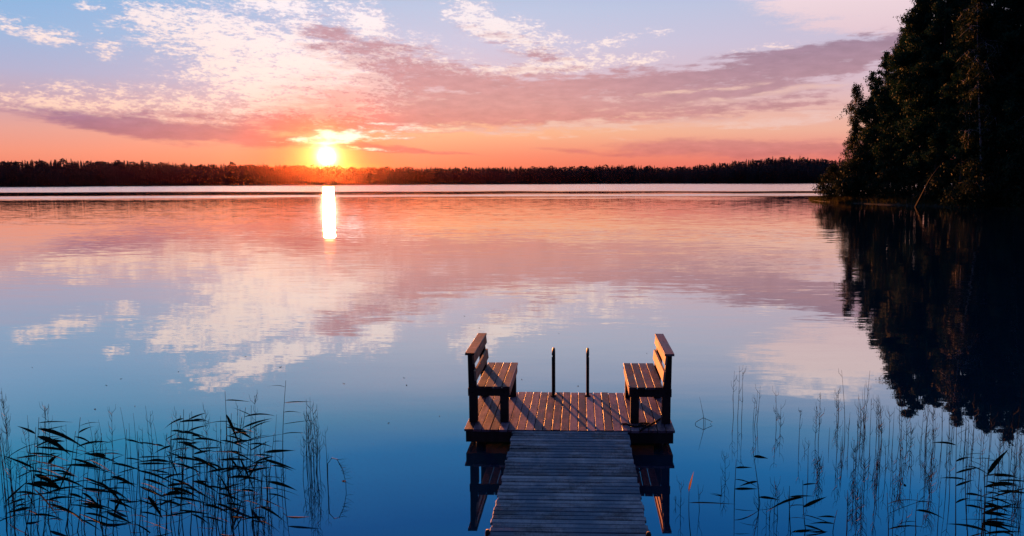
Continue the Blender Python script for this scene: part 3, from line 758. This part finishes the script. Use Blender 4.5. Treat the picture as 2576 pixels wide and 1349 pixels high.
# single reeds one can point to
reed(712,1190,719,957,5,'tallest reed of the left bed, five leaves pointing right from a straight stem',None,.5,.40,.026,1,spread=.15)
reed(568,1195,566,985,6,'tall straight reed left of the tallest one, its leaf tip standing highest but one',None,.3,.36,.026,1)
reed(45,1345,98,1050,15,'leaning reed at the left edge carrying the densest fan of dark leaves',None,.3,.42,.036,1)
reed(150,1335,202,1050,9,'arching reed right of the densest leaf fan, leaves in a tidy comb',None,.35,.42,.026,1)
beds = [(70,1340,90,1075,9),(85,1330,112,1060,10),(60,1300,75,1120,7),(95,1345,122,1100,9),(110,1310,128,1130,7),(30,1330,45,1150,5),(10,1330,5,1160,3),(165,1325,190,1085,9),(180,1340,215,1120,9),
 (205,1330,225,1150,8),(230,1345,255,1090,7),(240,1310,268,1125,7),(255,1340,285,1140,6),(275,1345,300,1165,5),(330,1340,350,1130,6),(345,1330,372,1150,6),(365,1345,385,1105,7),(395,1330,420,1090,9),(410,1345,432,1060,9),
 (425,1320,455,1045,9),(440,1340,462,1030,8),(455,1310,478,1040,8),(470,1345,482,1075,8),(500,1335,530,1110,7),(520,1340,556,1080,8),(540,1320,570,1095,8),(560,1345,590,1065,8),(575,1330,608,1050,7),(595,1300,618,1025,7),
 (610,1340,632,1060,7),(625,1320,640,1075,6),(640,1345,668,1110,7),(655,1335,690,1090,7),(560,1240,582,1040,6),(620,1240,632,1020,6),(480,1250,482,1035,5),(300,1250,318,1080,4),(350,1245,345,1085,3),(420,1255,432,1095,4)]
for (u,v,tu,tv,n) in beds: reed(u,v,tu,tv,n, LEFTL, LG, .30, .34, .024, 1)
for i in range(88):
    u = random.choice((U(0,330), U(330,700), U(520,720))); v = U(1150,1345)
    rush(u, v, U(.35,.85), 'thin bare stem standing among the leafy reeds of the left bed', 'bare stems in the left bed', random.choice((0,0,5,10,16)), U(-.06,.06), random.choice((0,0,.03)), 1, .0046)
for (u,v,h) in ((237,1150,.50),(262,1160,.55),(322,1135,.60),(350,1140,.55),(385,1150,.68),(398,1150,.45)):
    rush(u,v,h,'tall bare stem with a bent tip rising above the middle of the left bed','bare stems in the left bed',0,-.05,-.03,1,.0040)
rush(27,1165,.95,'feathery stem of fine curved side twigs standing alone at the far left edge',None,46,0,0,1,.0042)
for (u,v,h,st,tw) in ((768,1170,.75,2,4),(782,1185,.92,4,10),(793,1190,.80,4,12),(800,1175,.66,2,6),(762,1210,.50,1,10),(822,1200,.60,1,4)):
    rush(u,v,h,'thin branching stem in the sparse tuft right of the tallest left reed','sparse tuft right of the tallest left reed',tw,U(-.03,.03),0,st)
# bent loop at the right end of the left bed
b = on_plane(850,1230); root = tag(empty('bent_stem',(b.x,b.y,0)),'stem bent over in a high arch at the right end of the left bed','reed')
t = MB(); t.tube([Vector((-.11,0,-.2)),Vector((-.115,0,.1)),Vector((-.11,0,.30)),Vector((-.06,.01,.365)),Vector((.0,.01,.35)),Vector((.06,.02,.22)),Vector((.09,.02,.06)),Vector((.085,.02,-.1))],[.005,.005,.0048,.0045,.004,.0035,.003,.003],5); t.build('stem', m_reedstem, root, True)
t = MB()
for i in range(16):
    q = U(0,1); p = Vector((.0+.09*q,.01,.35-.27*q)); L = U(.06,.13); e = p + Vector((L*.9,U(-.04,.04),L*U(-.3,.5))); t.tube([p,p.lerp(e,.5)+Vector((0,0,-.01)),e],[.002,.0016,.001],3)
t.build('twigs', m_reedstem, root)

# right-hand side: close-up coordinates (crop origin 2650,1450 in the original, 1.7815 x)
def rc(x, y): return (2650 + x/1.7815)*.62891, (1450 + y/1.7815)*.62891
RG = 'thin stems standing in the open water to the right'
RL = 'thin branching stem standing in open water to the right of the jetty'
stems = [(532,385,350,3,6),(660,440,270,3,3),(815,480,265,2,12),(972,600,240,1,4),(1100,560,325,2,14),(1190,590,120,1,0),(1245,620,330,1,3),(1258,400,190,2,12),(1300,560,460,1,3),(1400,590,325,2,6),(1432,520,425,1,5),
 (1440,470,185,2,16),(1480,650,360,1,4),(1520,560,290,1,3),(1560,600,320,3,12),(1610,560,200,1,6),(1692,650,420,1,5),(1740,620,240,2,18),(1768,560,70,1,3),(1860,560,240,3,6),(1872,640,160,2,3),(1940,600,270,3,10),(2000,560,210,1,2),
 (2060,600,200,1,4),(2170,560,150,2,5),(2340,520,110,1,2),(2490,640,250,2,5),(2545,640,110,2,6),(1110,830,120,2,20),(1350,1010,190,2,16),(1420,960,260,2,12),(1650,900,230,2,8),(1700,760,200,1,6),(1920,960,190,2,14),(1240,830,110,1,8),
 (455,860,180,1,10),(435,920,110,1,0),(130,1060,200,1,6),(85,1010,60,1,3),(270,1060,180,1,2),(800,1100,220,2,8),(760,1130,150,2,4),(1040,830,260,1,2),(1530,860,230,1,0),(1770,830,180,1,2),(1880,860,260,1,4),(2040,1000,330,1,2),
 (2490,900,300,1,2),(2530,1000,330,2,3),(2560,1100,380,1,2),(1320,1180,250,2,8),(1420,1190,270,2,9),(690,1080,200,1,5),(1640,1150,260,1,4),(1960,1160,280,1,4),(900,1120,160,1,3),(1010,640,60,1,2),(2420,700,200,1,3),(2280,640,130,1,4),(2140,700,240,1,3)]
stems += [(U(900,2560), U(480,1230), U(110,330), random.choice((1,1,2)), random.choice((0,4,6,10))) for _ in range(34)]
for (x,y,h,st,tw) in stems:
    u, v = rc(x, y); b = on_plane(u, v); dist = (b - CAMP).length
    rush(u, v, h/1.7815*.62891/FPX*dist, RL, RG, tw, U(-.10,.06), random.choice((0,0,-.02)), st, .0052)
# thin loop floating off the platform corner
u, v = rc(292, 440); b = on_plane(u, v); root = tag(empty('bent_stem',(b.x,b.y,0)),'stem folded into a small diamond loop near the platform\'s right corner','reed')
t = MB(); t.tube([Vector((-.12,0,.0)),Vector((-.11,0,.03)),Vector((0,.02,.09)),Vector((.13,.02,.03)),Vector((.08,0,-.02))],.0042,5); t.tube([Vector((.01,.01,-.2)),Vector((0,.01,.12)),Vector((-.06,.02,.40))],[.004,.0035,.0015],5)
t.tube([Vector((.03,0,-.1)),Vector((.02,0,.09))],.003,4); t.build('stem', m_reedstem, root, True)
# leafy reeds on the right
def rr(x, y, tx, ty, n, label, group=None, **k):
    return reed(*rc(x,y), *rc(tx,ty), n, label, group, **k)
rr(510,960,525,690,4,'upright reed with four short leaves pointing right, right of the platform',leaf_from=.25,leaf=.27,width=.022,spread=.1)
rr(712,1010,640,600,3,'slightly leaning reed with only three leaves, right of the platform',leaf_from=.3,leaf=.28,width=.026)
wr = rr(232,1236,190,900,2,'reed with a withered orange leaf at its broken top, close to the walkway',leaf_from=.2,leaf=.45,width=.028,spread=.1)
wt = max((c for c in wr.children if c.name.startswith('stem')), key=lambda c: 1)
tipz = max(q.co.z for q in wt.data.vertices); tip = next(q.co for q in wt.data.vertices if q.co.z > tipz - 1e-6)
m_ = MB(); blade(m_, tip - Vector((0,0,.03)), (.22,.05,1.0), .21, .048, 0, (.9,)); wl_ = m_.build('withered_leaf', m_brown, wr)
wl_['label'] = 'withered orange leaf at the broken top'
rr(935,1225,905,880,4,'reed with small curled top leaves at the bottom of the right bed',leaf_from=.3,leaf=.32,width=.026)
rr(1050,1180,1000,840,5,'reed with five leaves pointing right beside the small curled one',leaf_from=.35,leaf=.34,width=.026)
rr(1225,1230,1245,1050,4,'short reed with its leaves pointing left at the bottom of the right bed',leaf_from=.3,leaf=.36,width=.024,dirx=-1)
rr(1618,1220,1600,930,4,'reed with the longest leaves at the bottom of the right bed',leaf_from=.25,leaf=.42,width=.030)
rr(1840,1230,1820,930,4,'reed with rising leaves between the bare stems of the right bed',leaf_from=.3,leaf=.34,width=.024)
rr(2100,1220,2095,430,6,'tall thin reed with a few short leaves high on its stem, right bed',leaf_from=.4,leaf=.24,width=.020)
rr(2200,1225,2170,560,5,'tall leafy reed just left of the densest tuft in the right bed',leaf_from=.4,leaf=.30,width=.024)
for (x,y,tx,ty,n) in ((2260,1230,2290,760,7),(2290,1236,2330,660,8),(2320,1230,2300,680,7),(2280,1200,2270,900,5),(2330,1236,2380,650,7),(2380,1230,2400,760,5)):
    rr(x,y,tx,ty,n,'leafy reed in the densest tuft of the right bed, leaves slanting up to the right','leafy tuft of the right bed',leaf_from=.25,leaf=.38,width=.030,spread=.2)

# scraps of leaf lying on the calm surface
for i in range(34):
    u, v = random.choice(((U(700,1180), U(870,1345)), (U(1700,2560), U(860,1345)), (U(20,700), U(860,1150)), (U(1000,1700), U(700,1000))))
    b = on_plane(u, v); L = U(.015,.035); W_ = L*U(.25,.5); a = U(0,6.28); m_ = MB()
    pr = [(-1,0,.004),(-.4,1,.007),(.4,.8,.006),(1,.1,.012),(.4,-.9,.006),(-.4,-1,.005)]
    m_.v = [(L*x*math.cos(a) - W_*y*math.sin(a), L*x*math.sin(a) + W_*y*math.cos(a), z) for x,y,z in pr] + [(0,0,.001)]
    m_.f = [(k_, (k_+1)%6, 6) for k_ in range(6)]
    o = m_.build('floating_leaf', m_reed); o.location = (b.x, b.y, 0)
    tag(o, 'small dark scrap of leaf floating on the calm water', 'leaf', 'leaf scraps floating on the calm water')

# ------------------------------------------------------------------ added volume, tinted red to stand in for lens glare under the sun
hm, N, out = material('glare_scatter')
vp = N.node('ShaderNodeVolumePrincipled'); vp.inputs['Color'].default_value = (1.0,.36,.16,1)
vp.inputs['Density'].default_value = 4.4e-6; vp.inputs['Anisotropy'].default_value = .97
N.l.new(vp.outputs[0], out.inputs['Volume'])
hb = MB(); hb.box((-2600,-320,-2.4), (2600,2100,47))
tag(hb.build('glare_volume', hm), 'added red volume standing in for lens glare below the low sun', 'glare_volume', kind='stuff')
